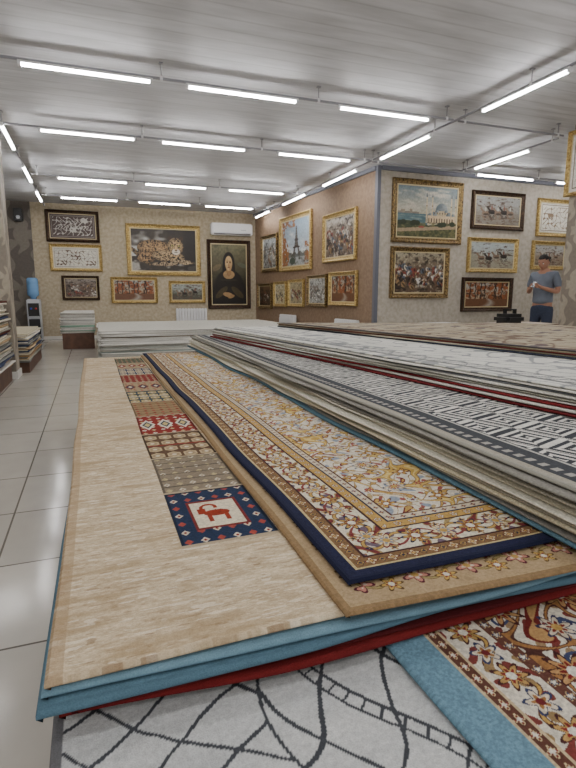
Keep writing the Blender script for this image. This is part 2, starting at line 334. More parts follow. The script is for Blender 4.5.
def persian(X,Y,W_,L_):
    d=np.minimum(np.minimum(X,W_-X),np.minimum(Y,L_-Y)); s=np.where((d==X)|(d==W_-X),Y,X)
    C=np.zeros(X.shape+(3,));C[...]=(.84,.81,.75)
    C=field(C,X-.02,Y,1.05)
    def band(a,b_,col): m=(d>=a)&(d<b_); C[m]=col; return m
    band(0,.028,NAVY)
    m=band(.028,.034,(.75,.68,.5)); m=band(.034,.066,(.48,.37,.25))
    c=C.copy(); c=rosette(c,rep(s,.05),d-.05,.015,4,[MAR,(.82,.77,.62),MAR,GOLD]); c=rosette(c,rep(s+.025,.05),d-.05,.010,4,[NAVY,GOLD,NAVY,NAVY]); C[m]=c[m]
    band(.066,.072,(.25,.15,.16)); 
    m=band(.072,.165,(.83,.80,.72))
    c=C.copy(); q=d-.118
    h=np.sin(95*X+1.5*np.sin(60*Y))+np.sin(88*Y+1.5*np.sin(66*X)); c[h>1.0]=(.62,.54,.36); c[h>1.5]=(.45,.2,.2); c[h<-1.3]=(.42,.36,.42)
    v=np.abs(q-.026*np.sin(2*np.pi*s/.15)); c[v<.006]=(.40,.31,.24); c[v<.0035]=GOLD
    v=np.abs(q+.026*np.sin(2*np.pi*s/.15+.7)); c[v<.004]=(.5,.24,.24)
    c=rosette(c,rep(s,.15),q,.040,8,[NAVY,(.70,.56,.30),MAR,CRM]); c=rosette(c,rep(s+.075,.15),q,.036,6,[MAR,(.83,.76,.6),STEEL,GOLD])
    c=rosette(c,rep(s+.0375,.075),np.abs(q)-.033,.012,5,[(.45,.2,.2),GOLD,NAVY,NAVY]); C[m]=c[m]
    band(.165,.171,(.25,.15,.16))
    m=band(.171,.200,(.72,.58,.32)); c=C.copy(); c=rosette(c,rep(s,.04),d-.1855,.012,5,[(.35,.18,.18),CRM,MAR,GOLD]); C[m]=c[m]
    band(.200,.206,NAVY); m=band(.206,.228,(.80,.75,.65)); c=C.copy(); c=rosette(c,rep(s,.03),d-.217,.009,4,[STEEL,MAR,MAR,GOLD]); C[m]=c[m]
    band(.228,.234,(.33,.2,.18))
    C*=(.88+.2*vn(X*260,Y*260,3))[...,None]
    return C
def tanfloral(X,Y,W_,L_):
    C=mix((.62,.53,.40),(.71,.62,.49),fb(X*30,Y*30,2))
    d=np.minimum(X,Y);s=np.where(d==X,Y,X)
    q=d-.07; v=np.abs(q-.016*np.sin(2*np.pi*s/.12)); C[v<.005]=(.42,.34,.22); C[v<.003]=(.60,.54,.35)
    C=rosette(C,rep(s,.12),q-.005,.032,5,[(.32,.12,.17),(.74,.50,.44),(.84,.78,.7),GOLD],.3)
    C=rosette(C,rep(s+.06,.12),q+.012,.026,6,[(.36,.27,.15),(.76,.62,.33),(.45,.18,.18),CRM])
    C=rosette(C,rep(s+.03,.06),q-.022,.012,3,[(.36,.16,.16),(.56,.5,.32),MAR,MAR])
    C[(d<.012)]=(.56,.46,.33); return C*(.9+.15*vn(X*260,Y*260,3))[...,None]
def plain(c,a=.1):
    def f(X,Y,W_,L_): return np.array(c)*(1-a+2*a*fb(X*50,Y*50,4))[...,None]
    return f
def moroc(X,Y,W_,L_):
    C=mix((.70,.71,.71),(.85,.85,.84),fb(X*5,Y*30,3)*.7+.3*vn(X*120,Y*300,2))
    wx=.013*np.sin(Y*21+1)+.010*np.sin(X*17+Y*9)+.02*(fb(X*7,Y*7,4)-.5);wy=.012*np.sin(X*19)+.008*np.sin(Y*25+X*12)+.02*(fb(X*7,Y*7,6)-.5)
    x=X+wx;y=Y+wy
    a=np.abs(rep(x*.62+y*.80,.088));b_=np.abs(rep(x*.62-y*.78,.088))
    L1=(a<.0034)|(b_<.0034)
    xx=x-.33
    e=np.abs(rep(xx*.85+y*.50,.110));f=np.abs(rep(xx*.80-y*.62+.02*np.sin(y*15),.110))
    e2=np.abs(rep(xx*.85+y*.50+.026,.110));ic=np.floor((xx*.85+y*.50)/.110);lad=np.abs(rep(xx*.50-y*.85,.030))
    rr=rep(xx*.85+y*.50,.110); inb=(rr<0)&(rr>-.026)
    L2=(e<.0036)|(f<.0036)|((e2<.0028)&((ic%2)==0))|((lad<.0022)&inb&((ic%2)==0))
    split=X>.35+.05*np.sin(Y*9); ln=np.where(split,L2,L1)
    ln|=np.abs(X-.35-.05*np.sin(Y*9))<.003
    C[ln]=(.27,.28,.30)
    C*=(.93+.1*vn(X*200,Y*200,7))[...,None]
    C[(X<.010)]=(.42,.42,.43); return C
def bluefloral(X,Y,W_,L_):
    d=X; s=Y
    C=np.zeros(X.shape+(3,));C[...]=(.82,.79,.73)
    k=46
    f=np.sin(k*X+1.8*np.sin(k*.7*Y))+np.sin(k*.8*Y+1.8*np.sin(k*.6*X+1))
    h=np.sin(k*2.4*X+1.5*np.sin(k*1.7*Y))+np.sin(k*2.2*Y+1.5*np.sin(k*1.8*X))
    C[h>1.2]=(.58,.48,.36); C[h<-1.3]=(.46,.22,.20)
    C[np.abs(f)<.34]=(.30,.18,.16);C[np.abs(f)<.18]=(.60,.43,.26);C[f>1.1]=(.42,.15,.14);C[f>1.5]=(.70,.55,.36);C[f<-1.2]=(.24,.27,.40);C[f<-1.6]=CRM
    C=rosette(C,rep(X-.01,.16),rep(Y+.06,.18),.052,9,[(.26,.13,.13),(.70,.54,.36),(.48,.15,.14),CRM]); C=rosette(C,rep(X+.08,.16),rep(Y-.04,.18),.040,7,[(.20,.20,.32),(.80,.75,.66),(.48,.18,.16),GOLD])
    def band(a,b_,col): m=(d>=a)&(d<b_); C[m]=col; return m
    band(0,.070,(.42,.55,.62)); band(.070,.075,(.76,.68,.54)); 
    m=band(.075,.098,(.36,.23,.19)); c=C.copy(); c=rosette(c,rep(s,.030),d-.0865,.011,4,[(.8,.72,.56),(.48,.2,.18),CRM,CRM]);C[m]=c[m]
    band(.098,.103,(.76,.68,.54))
    m=band(.103,.185,(.82,.79,.73));c=C.copy();q=d-.144; v=np.abs(q-.022*np.sin(2*np.pi*s/.12)); c[v<.006]=(.36,.24,.18); c[v<.003]=GOLD
    hh=np.sin(100*X+1.5*np.sin(66*Y))+np.sin(92*Y+1.5*np.sin(72*X)); c[hh>1.1]=(.56,.46,.32); c[hh<-1.3]=(.46,.22,.2)
    c=rosette(c,rep(s,.12),q,.035,7,[(.26,.14,.14),(.70,.56,.34),(.48,.15,.15),CRM]);c=rosette(c,rep(s+.06,.12),q,.030,5,[(.20,.23,.36),(.82,.77,.68),(.60,.42,.24),MAR]);C[m]=c[m]
    m=band(.185,.208,(.38,.24,.20));c=C.copy();c=rosette(c,rep(s,.032),d-.1965,.011,5,[(.78,.68,.50),(.24,.26,.38),CRM,CRM]);C[m]=c[m]
    C*=(.88+.2*vn(X*260,Y*260,3))[...,None]
    return C
def maze(X,Y,W_,L_):
    # interlocking square key-spirals, white on charcoal, set on a turned grid
    cs=.150; xr=(X-.14)*.94+Y*.34; yr=(Y-.14)*.94-X*.34
    ci=np.floor(xr/cs);cj=np.floor(yr/cs);a=(xr/cs-ci-.5)*2;b_=(yr/cs-cj-.5)*2
    fl=np.where((ci+cj)%2==0,1.,-1.)
    cheb=np.maximum(np.abs(a),np.abs(b_))
    # stepped spiral: quadrant index shifts the ring radius by 1/4 each turn
    qd=np.where(np.abs(a)>=np.abs(b_),np.where(a>0,0,2),np.where(b_>0,1,3)); qd=np.where(fl>0,qd,(4-qd)%4)
    ln=((cheb*2.6+qd*.25+.05)%1)<.46
    C=mix((.20,.21,.23),(.27,.28,.30),fb(X*40,Y*40,1)); C[ln]=(.87,.86,.83)
    wear=fb(X*4,Y*14,6); C=mix(C,(.42,.42,.43),(wear-.68)*3)
    d=np.minimum(X,Y); C[d<.13]=(.27,.28,.30)
    m=(d>=.05)&(d<.075);s=np.where(d==X,Y,X);c=(.66,.65,.62); C[m&((np.floor(s/.02)%2)==0)]=c
    C[(d<.03)]=(.66,.64,.58);C[(d>.115)&(d<.125)]=(.74,.73,.70)
    return C*(.9+.15*vn(X*220,Y*220,3))[...,None]
def whitepat(X,Y,W_,L_):
    C=mix((.80,.80,.77),(.88,.87,.84),fb(X*10,Y*10,1))
    g=np.sin(30*X+1.5*np.sin(22*Y))+np.sin(24*Y+1.6*np.sin(20*X)); C=mix(C,(.50,.51,.52),((np.abs(g)<.3)*.7)); 
    d=X;C[(d>.06)&(d<.085)]=(.50,.50,.50);C[(d>.16)&(d<.17)]=(.5,.5,.5)
    C[(d>.09)&(d<.155)&(np.abs(rep(Y+d,.08))<.012)]=(.40,.41,.43)
    return C
def beigepat(X,Y,W_,L_):
    C=mix((.62,.57,.48),(.74,.70,.62),fb(X*10,Y*10,1));g=np.sin(24*X+1.5*np.sin(18*Y))+np.sin(20*Y+1.6*np.sin(20*X)); C[np.abs(g)<.25]=(.46,.39,.34);C[g>1.3]=(.42,.38,.38)
    C[X<.03]=(.32,.3,.31);C[(X>.12)&(X<.14)]=(.40,.25,.23); return C
# lower block
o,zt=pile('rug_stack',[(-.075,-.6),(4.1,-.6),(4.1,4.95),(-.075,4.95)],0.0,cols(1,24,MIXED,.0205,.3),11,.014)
z=zt+.001
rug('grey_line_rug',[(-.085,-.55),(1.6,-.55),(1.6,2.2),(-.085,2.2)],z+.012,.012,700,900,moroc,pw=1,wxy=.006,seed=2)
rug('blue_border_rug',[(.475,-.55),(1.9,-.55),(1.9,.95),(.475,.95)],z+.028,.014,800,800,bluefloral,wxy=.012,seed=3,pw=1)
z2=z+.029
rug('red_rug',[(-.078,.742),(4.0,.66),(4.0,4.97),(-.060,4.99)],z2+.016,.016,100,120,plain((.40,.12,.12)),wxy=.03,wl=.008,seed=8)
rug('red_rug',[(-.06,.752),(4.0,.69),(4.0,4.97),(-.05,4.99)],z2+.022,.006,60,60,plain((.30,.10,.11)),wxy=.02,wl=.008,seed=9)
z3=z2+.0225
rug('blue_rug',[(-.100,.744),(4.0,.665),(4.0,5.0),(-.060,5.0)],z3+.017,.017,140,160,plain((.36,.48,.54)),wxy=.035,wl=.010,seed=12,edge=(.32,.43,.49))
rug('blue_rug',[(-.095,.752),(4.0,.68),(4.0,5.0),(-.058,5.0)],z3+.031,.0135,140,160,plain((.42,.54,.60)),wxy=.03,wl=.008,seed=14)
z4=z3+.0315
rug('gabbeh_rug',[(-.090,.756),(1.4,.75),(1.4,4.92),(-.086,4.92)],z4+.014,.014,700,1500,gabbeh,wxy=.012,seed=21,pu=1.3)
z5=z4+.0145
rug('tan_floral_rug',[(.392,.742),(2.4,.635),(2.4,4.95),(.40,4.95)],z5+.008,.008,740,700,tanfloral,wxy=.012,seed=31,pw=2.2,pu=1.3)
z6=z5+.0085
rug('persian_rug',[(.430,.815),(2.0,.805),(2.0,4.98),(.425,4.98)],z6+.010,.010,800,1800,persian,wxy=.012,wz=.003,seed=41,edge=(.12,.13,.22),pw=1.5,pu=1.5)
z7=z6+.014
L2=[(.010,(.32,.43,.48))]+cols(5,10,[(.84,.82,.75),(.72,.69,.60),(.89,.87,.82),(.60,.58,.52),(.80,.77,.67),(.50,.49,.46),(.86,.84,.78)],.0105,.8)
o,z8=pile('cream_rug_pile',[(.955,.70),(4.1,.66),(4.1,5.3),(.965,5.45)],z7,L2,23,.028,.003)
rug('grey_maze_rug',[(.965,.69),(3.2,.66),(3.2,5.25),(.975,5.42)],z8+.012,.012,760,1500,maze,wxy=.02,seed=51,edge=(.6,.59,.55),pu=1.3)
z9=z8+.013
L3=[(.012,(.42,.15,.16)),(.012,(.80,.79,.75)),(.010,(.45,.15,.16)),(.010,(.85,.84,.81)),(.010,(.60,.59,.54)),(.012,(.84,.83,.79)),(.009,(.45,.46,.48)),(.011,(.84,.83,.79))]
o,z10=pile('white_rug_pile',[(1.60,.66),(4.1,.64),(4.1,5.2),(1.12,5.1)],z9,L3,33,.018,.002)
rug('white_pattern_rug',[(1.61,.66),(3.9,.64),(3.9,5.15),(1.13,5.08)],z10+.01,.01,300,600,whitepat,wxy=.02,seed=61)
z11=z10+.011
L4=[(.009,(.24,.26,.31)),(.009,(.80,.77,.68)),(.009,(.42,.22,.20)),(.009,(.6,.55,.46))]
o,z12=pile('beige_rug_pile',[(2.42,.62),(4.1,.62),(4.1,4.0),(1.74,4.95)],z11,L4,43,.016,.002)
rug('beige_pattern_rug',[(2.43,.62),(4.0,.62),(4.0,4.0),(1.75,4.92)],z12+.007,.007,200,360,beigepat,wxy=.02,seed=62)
# other stacks in the hall
WOOD=mat('pallet_wood',(.30,.20,.15),.6,col2=(.38,.26,.19),scale=8)
def pallet(x0,x1,y0,y1,h,par):
    b=B(); b.box(x0,x1,y0,y1,h-.03,h,WOOD); b.box(x0,x0+.03,y0,y1,0,h-.03,WOOD); b.box(x1-.03,x1,y0,y1,0,h-.03,WOOD)
    b.box(x0+.03,x1-.03,y0,y0+.03,0,h-.03,WOOD); b.box(x0+.03,x1-.03,y1-.03,y1,0,h-.03,WOOD); o=b.done('pallet_base'); o.parent=par
def q4(x0,x1,y0,y1): return [(x0,y0),(x1,y0),(x1,y1),(x0,y1)]
WH=[(.88,.87,.84),(.82,.81,.78),(.76,.75,.71),(.70,.71,.68)]
pile('white_rug_stack',q4(.10,3.9,9.4,12.6),0,cols(71,26,WH+[(.55,.5,.42),(.6,.65,.62)],.0215),71,.03)
o,_=pile('palletized_rug_stack',q4(-.64,.04,12.08,14.0),.34,cols(72,20,WH+[(.55,.68,.6)],.022),72,.02); pallet(-.62,.02,12.1,14.0,.34,o)
o,_=pile('palletized_rug_stack',q4(-2.9,-1.08,5.0,7.92),.22,cols(73,34,MIXED,.026),73,.04,.001); pallet(-2.9,-1.07,5.02,7.9,.22,o)
o,_=pile('palletized_rug_stack',q4(-2.6,-.92,8.55,10.6),.16,cols(74,20,MIXED,.021),74,.03); pallet(-2.6,-.92,8.6,10.6,.16,o)
o,zs6=pile('folded_rug_stack',q4(4.95,8.8,5.9,6.6),0,cols(75,28,MIXED,.0245),75,.02)
pile('striped_rug_stack',q4(4.6,6.2,2.2,4.6),0,cols(76,26,MIXED,.024),76,.02)
pile('pink_rug_pile',q4(5.0,6.6,5.95,6.55),zs6,[(.014,(.66,.50,.47)),(.014,(.52,.28,.26)),(.016,(.78,.73,.67))],77,.02)
# ---------------------------------------------------------------- paintings
def fr_mat(name,c,c2,rough=.35,metal=.6):
    return mat(name,c,rough,metal,col2=c2,scale=35,bump=.9,bscale=45)
FG=fr_mat('frame_gold',(.56,.45,.25),(.82,.72,.47)); FD=fr_mat('frame_dark_gold',(.26,.20,.13),(.60,.50,.32)); FK=fr_mat('frame_dark',(.16,.12,.10),(.30,.22,.16)); FL=mat('frame_liner',(.80,.74,.58),.5,.3)
def painting(name,cx,cy,z0,z1,w,ang,cf,fm,fw=.1,n=130,desat=.15):
    h=z1-z0; iw=w-2*fw; ih=h-2*fw
    nx=n; ny=max(20,int(n*ih/iw)); ny=min(ny,200)
    u,v=np.meshgrid(np.linspace(0,1,nx),np.linspace(0,1,ny))
    C=cf(u,v,iw/ih); C=C*(.86+.28*fb(u*40*iw/ih,v*40,17))[...,None]
    g=C.mean(-1,keepdims=True); C=C*(1-desat)+g*desat
    V=np.stack([(u-.5)*iw,np.full_like(u,-.02),(v-.5)*ih],-1).reshape(-1,3); F=gridfaces(ny,nx); mi=np.zeros(len(F),int)
    C=C.reshape(-1,3); prof=[(0,.02),(.006,.032),(fw*.16,.032),(fw*.2,.026),(fw*.3,.036),(fw*.5,.040),(fw*.66,.058),(fw*.82,.070),(fw*.94,.064),(fw,.05),(fw,.0)]
    Vs=[V];Fs=[F];base=len(V);mis=[mi];R=[]
    for o,d in prof:
        X=iw/2+o;Z=ih/2+o; R.append(np.array([[-X,-d,-Z],[X,-d,-Z],[X,-d,Z],[-X,-d,Z]]))
    Vs.append(np.vstack(R))
    for j in range(len(prof)-1):
        for k in range(4):
            a=base+j*4+k;b_=base+j*4+(k+1)%4; Fs.append(np.array([[a,a+4,b_+4,b_]])); mis.append([2 if j<3 else 1])
    V=np.vstack(Vs);F=np.vstack(Fs);mi=np.concatenate(mis); CC=np.zeros((len(V),3));CC[:len(C)]=C
    o=npmesh(name,V,F,CC,[CAN,fm,FL],mi)
    o.location=(cx,cy,(z0+z1)/2); o.rotation_euler=(0,0,ang); return o
def el(u,v,cx,cy,rx,ry,rot=0):
    c,s=math.cos(rot),math.sin(rot);x=(u-cx)*c+(v-cy)*s;y=-(u-cx)*s+(v-cy)*c; return (x/rx)**2+(y/ry)**2
def ov(C,m,col,soft=.25): return mix(C,col,np.clip((1-m)/soft+.5,0,1))
def mona(u,v,a):
    C=mix((.20,.17,.10),(.46,.44,.31),np.clip((v-.35)*1.6,0,1)); C=mix(C,(.30,.30,.21),(fb(u*8,v*12,3)-.5)*2*(v>.45))
    C=ov(C,el(u,v,.15,.62,.13,.05,.3),(.42,.36,.24));C=ov(C,el(u,v,.88,.66,.14,.04,-.2),(.36,.37,.28))
    C=ov(C,el(u,v,.5,.05,.54,.52),(.11,.09,.07)); C=ov(C,el(u,v,.5,.38,.37,.20),(.12,.10,.07))
    C=ov(C,el(u,v,.49,.71,.165,.165),(.10,.07,.05)); C=ov(C,el(u,v,.365,.57,.06,.2),(.10,.07,.05)); C=ov(C,el(u,v,.615,.57,.06,.2),(.10,.07,.05))
    C=ov(C,el(u,v,.49,.50,.17,.075),(.68,.53,.34)); C=ov(C,el(u,v,.49,.56,.07,.09),(.62,.46,.28))
    C=ov(C,el(u,v,.49,.69,.105,.125),(.80,.65,.43)); C=ov(C,el(u,v,.53,.65,.05,.08),(.73,.56,.36))
    for x in(.445,.53): C=ov(C,el(u,v,x,.705,.022,.009),(.2,.13,.09)); C=ov(C,el(u,v,x,.726,.03,.005),(.45,.33,.2))
    C=ov(C,el(u,v,.49,.665,.013,.028),(.64,.46,.28)); C=ov(C,el(u,v,.49,.622,.035,.007),(.48,.25,.18))
    C=ov(C,el(u,v,.5,.41,.26,.02),(.18,.15,.1)); C=ov(C,el(u,v,.27,.2,.20,.06,.45),(.27,.22,.12));C=ov(C,el(u,v,.74,.2,.20,.06,-.45),(.27,.22,.12))
    C=ov(C,el(u,v,.46,.16,.15,.04,-.1),(.68,.53,.34)); C=ov(C,el(u,v,.55,.13,.10,.03,.15),(.64,.49,.3)); return C
def leopard(u,v,a):
    C=mix((.15,.12,.10),(.27,.23,.18),fb(u*6,v*5,4)); C=mix(C,(.72,.72,.70),np.clip((fb(u*3,v*3,9)-.47)*6,0,1)*(v>.35)*np.clip((.62-u)*8,0,1))
    C=mix(C,(.62,.60,.56),np.clip((fb(u*5+3,v*6,13)-.46)*6,0,1)*(v<.26)); C=mix(C,(.12,.10,.08),np.clip((u-.78)*8,0,.7))
    def sp(C,e,col,k=30):
        m=e<1; n=fb(u*k*a**.5,v*k/a**.5,6); sh=np.clip(1.15-.45*e,0,1)[...,None]; cc=mix(np.array(col)*sh,(.11,.08,.06),np.clip((np.abs(n-.5)-.085)*20,0,1)); return np.where(m[...,None],cc,C)
    C=sp(C,el(u,v,.12,.36,.045,.28,.6),(.68,.54,.34))
    C=sp(C,el(u,v,.36,.52,.28,.23,-.28),(.74,.57,.36)); C=sp(C,el(u,v,.22,.34,.15,.15,.1),(.70,.53,.33)); C=sp(C,el(u,v,.56,.36,.26,.14,-.15),(.80,.66,.46)); 
    C=sp(C,el(u,v,.80,.22,.17,.06,-.1),(.80,.68,.50)); C=sp(C,el(u,v,.52,.17,.22,.055,.05),(.76,.64,.48))
    C=ov(C,el(u,v,.59,.80,.035,.05),(.25,.17,.12));C=ov(C,el(u,v,.77,.79,.035,.05),(.25,.17,.12))
    C=sp(C,el(u,v,.68,.60,.125,.215),(.84,.68,.46),42)
    C=ov(C,el(u,v,.685,.47,.065,.075),(.88,.83,.75));C=ov(C,el(u,v,.685,.51,.022,.024),(.30,.15,.12));C=ov(C,el(u,v,.685,.455,.035,.009),(.2,.14,.12)); C=ov(C,el(u,v,.685,.57,.022,.06),(.84,.68,.46))
    for x in(.63,.74): C=ov(C,el(u,v,x,.62,.022,.024),(.66,.62,.3));C=ov(C,el(u,v,x,.62,.009,.014),(.05,.05,.05))
    return C
def autumn(seed):
    def f(u,v,a):
        C=mix((.74,.58,.38),(.70,.72,.70),v); n=fb(u*14,v*9,seed); C=mix(C,(.64,.33,.15),(n-.38)*5*(v>.3)); C=mix(C,(.28,.17,.11),(fb(u*22,v*15,seed+3)-.55)*6*(v>.25))
        for i in range(7):
            x=hsh(i,1,seed); C=mix(C,(.18,.12,.09),((np.abs(u-x-.01*np.sin(v*20+i))<.012)&(v>.2)).astype(float))
        C=mix(C,(.48,.30,.18),(v<.32)*1.); C=mix(C,(.68,.65,.60),np.clip(1-np.abs(u-.5-.1*np.sin(v*9))/(.05+.4*(.35-v)),0,1)*(v<.33)); return C*.9
    return f
def crowd(seed,bg=(.34,.26,.19),sky=(.58,.55,.48),n=26,pal=((.78,.75,.69),(.52,.22,.17),(.22,.17,.14),(.62,.48,.30),(.32,.36,.42),(.82,.80,.77),(.42,.3,.22))):
    def f(u,v,a):
        C=mix(bg,sky,np.clip((v-.6)*3,0,1)+(fb(u*9,v*9,seed)-.5)); C=mix(C,np.array(bg)*.5,(fb(u*14,v*14,seed+2)-.48)*3.5)
        C=mix(C,np.array(sky)*1.1,(fb(u*16,v*12,seed+8)-.58)*5)
        r=np.random.RandomState(seed)
        for i in range(int(n*2.2)):
            x=r.rand();y=.62-.5*(i/(n*2.2))+.06*r.rand();c=np.array(pal[r.randint(len(pal))]); h=.035+.05*r.rand()
            C=ov(C,el(u,v,x,y,h*.5,h,r.uniform(-.6,.6)),c,.9); C=ov(C,el(u,v,x+.012,y-.01,h*.25,h*.8,r.uniform(-.6,.6)),c*.5,.9); C=ov(C,el(u,v,x+.005,y+h*1.15,.010,.010*a),(.55,.42,.32),.5)
            if i%5==0:
                C=ov(C,el(u,v,x+.04,y-.06,.07,.045),c,.6); C=ov(C,el(u,v,x+.04,y-.085,.05,.02),c*.55,.6); C=ov(C,el(u,v,x-.03,y,.02,.055,.6),c,.6); C=ov(C,el(u,v,x-.05,y+.045,.025,.015,.5),c,.6)
                for k in(-.015,.005,.07,.09): C=ov(C,el(u,v,x+k,y-.13,.006,.05),c*.8,.5)
        return C
    return f
def horses(seed,bg,sky,dark=(.2,.15,.12),n=5):
    def f(u,v,a):
        C=mix(bg,sky,np.clip((v-.3)*2,0,1)+(fb(u*8,v*8,seed)-.5)*1.1); C=mix(C,np.array(dark)*1.6,(fb(u*10,v*14,seed+5)-.55)*5*(v>.5)); C=mix(C,np.array(dark)*1.8,(fb(u*14,v*20,seed+6)-.5)*4*(v<.3))
        for i in range(n):
            x=.15+.7*(i+.5)/n; y=.38+.12*hsh(i,3,seed); c=np.array(dark) if i%2 else np.array((.50,.40,.32))
            C=ov(C,el(u,v,x,y,.08,.08),c,.4);C=ov(C,el(u,v,x+.01,y-.04,.06,.04),c*.6,.5);C=ov(C,el(u,v,x-.07,y+.10,.025,.09,.5),c,.4);C=ov(C,el(u,v,x-.10,y+.17,.035,.022,.5),c,.4)
            for k in(-.06,-.03,.04,.07): C=ov(C,el(u,v,x+k,y-.14,.008,.10,.3 if k<0 else -.3),c,.4)
            C=ov(C,el(u,v,x,y+.14,.02,.08),(.5,.3,.24) if i%2 else (.68,.67,.62),.5); C=ov(C,el(u,v,x,y+.25,.012,.02),(.4,.3,.24),.5)
        return C
    return f
def mosque(u,v,a):
    C=mix((.74,.70,.58),(.40,.49,.54),np.clip(v*1.5-.6,0,1)); C=mix(C,(.76,.73,.66),(fb(u*4,v*8,3)-.5)*4*(v>.5))
    C=mix(C,(.30,.42,.45),((v<.46)&(u<.5))*1.); C=mix(C,(.52,.58,.55),(fb(u*6,v*40,5)-.5)*3*((v<.46)&(u<.5))); C=mix(C,(.25,.28,.17),(v<.28+.04*np.sin(u*9))*1.); C=mix(C,(.44,.42,.25),(fb(u*20,v*20,2)-.4)*3*(v<.28))
    C=mix(C,(.64,.55,.42),((np.abs(v-.12-.1*u)<.035))*1.)
    st=(.80,.70,.54)
    def rect(C,x0,x1,y0,y1,c): return mix(C,c,((u>x0)&(u<x1)&(v>y0)&(v<y1)).astype(float))
    C=rect(C,0,.35,.46,.50,(.52,.48,.42)); C=rect(C,.05,.12,.48,.53,(.58,.52,.44)); C=rect(C,.2,.24,.48,.55,(.56,.5,.42))
    C=rect(C,.50,.97,.28,.44,st);C=rect(C,.58,.90,.44,.54,(.72,.64,.50));C=rect(C,.50,.97,.28,.295,(.4,.34,.27))
    for x,y,r in((.74,.54,.105),(.61,.44,.055),(.87,.44,.055),(.54,.44,.035),(.94,.44,.035),(.66,.51,.035),(.82,.51,.035)): C=np.where(((el(u,v,x,y,r,r*a)<1)&(v>y))[...,None],mix((.30,.36,.40),(.60,.63,.62),(u-x)/r*.5+.5),C)
    for x in(.48,.575,.905,.98): C=rect(C,x-.008,x+.008,.28,.80,st); C=np.where(((np.abs(u-x)<.013*(1-(v-.80)/.09))&(v>.80)&(v<.89))[...,None],np.array((.34,.38,.42)),C); C=rect(C,x-.013,x+.013,.62,.64,(.5,.44,.35))
    for i in range(10): C=rect(C,.515+i*.045,.533+i*.045,.30,.38,(.34,.28,.22))
    for i in range(6): C=rect(C,.61+i*.045,.625+i*.045,.47,.51,(.36,.31,.25))
    for i in range(9): x=hsh(i,2,7)*.5+.45*(i%2); C=ov(C,el(u,v,x,.24+.05*hsh(i,4,7),.05,.05),(.17,.21,.12),.5)
    C=ov(C,el(u,v,.40,.2,.05,.02),(.6,.28,.22)); return C
def eiffel(u,v,a):
    C=mix((.80,.82,.82),(.52,.62,.70),v); C=mix(C,(.88,.88,.86),(fb(u*5,v*6,2)-.5)*3)
    C=mix(C,(.40,.42,.40),(v<.28+.03*np.sin(u*30))*1.);C=mix(C,(.62,.64,.64),((v<.18))*1.); C=mix(C,(.3,.3,.27),(fb(u*14,v*14,12)-.5)*4*(v<.3))
    w=.15*np.exp(-(v-.22)*3.4)+.004; m=(np.abs(u-.55)<w)&(v>.22)&(v<.86)&~((np.abs(u-.55)<w*.45)&(v<.4)); C=mix(C,(.32,.28,.26),m.astype(float)*(.75+.25*(np.sin(v*120)>0)))
    for y in(.40,.56): C=mix(C,(.25,.2,.18),((np.abs(v-y)<.012)&(np.abs(u-.55)<w*1.3+.01)).astype(float))
    n=fb(u*18,v*18,7); C=mix(C,(.60,.38,.2),((n>.45)&((u<.2+.1*np.sin(v*6))|((v>.85)&(u<.5))|((u>.85)&(v<.5))))*1.); C=ov(C,el(u,v,.4,.1,.1,.08),(.25,.3,.25)); return C
def calli(base,ink,seed):
    def f(u,v,a):
        C=np.zeros(u.shape+(3,));C[...]=base; C=C*(.9+.2*fb(u*9,v*9,seed))[...,None]
        X=u*a*9;Y=v*9; g=np.sin(X*2+1.6*np.sin(Y*1.7+seed))+np.sin(Y*2.3+1.8*np.sin(X*1.5)); e=np.minimum(np.minimum(u*a,(1-u)*a),np.minimum(v,1-v))
        C[(np.abs(g)<.34)&(e>.12)]=ink; C[(e>.05)&(e<.07)]=np.array(ink)*.8
        m=(e>.25)&(np.abs(np.sin(X*3+np.sin(Y*4)))<.3)&(np.abs(rep(v,.3))<.09); C[m]=(.80,.79,.75) ; return C
    return f
def P_back(name,x0,x1,z0,z1,cf,fm,fw=.1,n=150): return painting(name,(x0+x1)/2,14.998,z0,z1,x1-x0,0,cf,fm,fw,n)
P_back('calligraphy_painting',-.97,.31,2.50,3.29,calli((.28,.20,.18),(.74,.71,.67),1),FK,.10)
P_back('calligraphy_painting',-.93,.34,1.76,2.45,calli((.80,.78,.72),(.38,.28,.22),2),FG,.09)
P_back('landscape_painting',-.69,.23,1.02,1.65,crowd(5,(.40,.32,.26),(.55,.5,.46),10),FK,.08)
P_back('autumn_painting',.52,1.74,.93,1.63,autumn(3),FG,.09)
P_back('leopard_painting',.97,2.96,1.68,3.04,leopard,FG,.13,190)
P_back('landscape_painting',2.05,3.07,.93,1.54,horses(4,(.30,.30,.24),(.60,.63,.60),n=4),FG,.09)
P_back('portrait_painting',3.15,4.42,.76,2.70,mona,FK,.13,130)
ANG=math.atan2(-6.3,.42)
def P_mid(name,y0,y1,z0,z1,cf,fm,fw=.09):
    y=(y0+y1)/2; x=4.58+.0667*(15-y)-.003; return painting(name,x,y,z0,z1,(y0-y1),ANG,cf,fm,fw)
P_mid('street_scene_painting',14.4,13.28,1.78,2.76,crowd(8,(.5,.5,.48),(.72,.75,.76),12),FD,.1)
P_mid('tower_painting',13.1,11.3,1.74,3.08,eiffel,FG,.13)
P_mid('battle_painting',10.72,9.36,1.84,2.84,crowd(12,(.45,.38,.32),(.7,.66,.6),30),FG,.11)
P_mid('still_life_painting',14.7,13.68,.78,1.47,crowd(14,(.25,.18,.12),(.4,.3,.2),9),FD,.08)
P_mid('flower_painting',13.5,12.7,.85,1.50,crowd(15,(.72,.66,.5),(.75,.72,.6),9),FG,.08)
P_mid('flower_painting',12.55,11.68,.87,1.53,crowd(16,(.6,.55,.42),(.7,.64,.5),14),FG,.08)
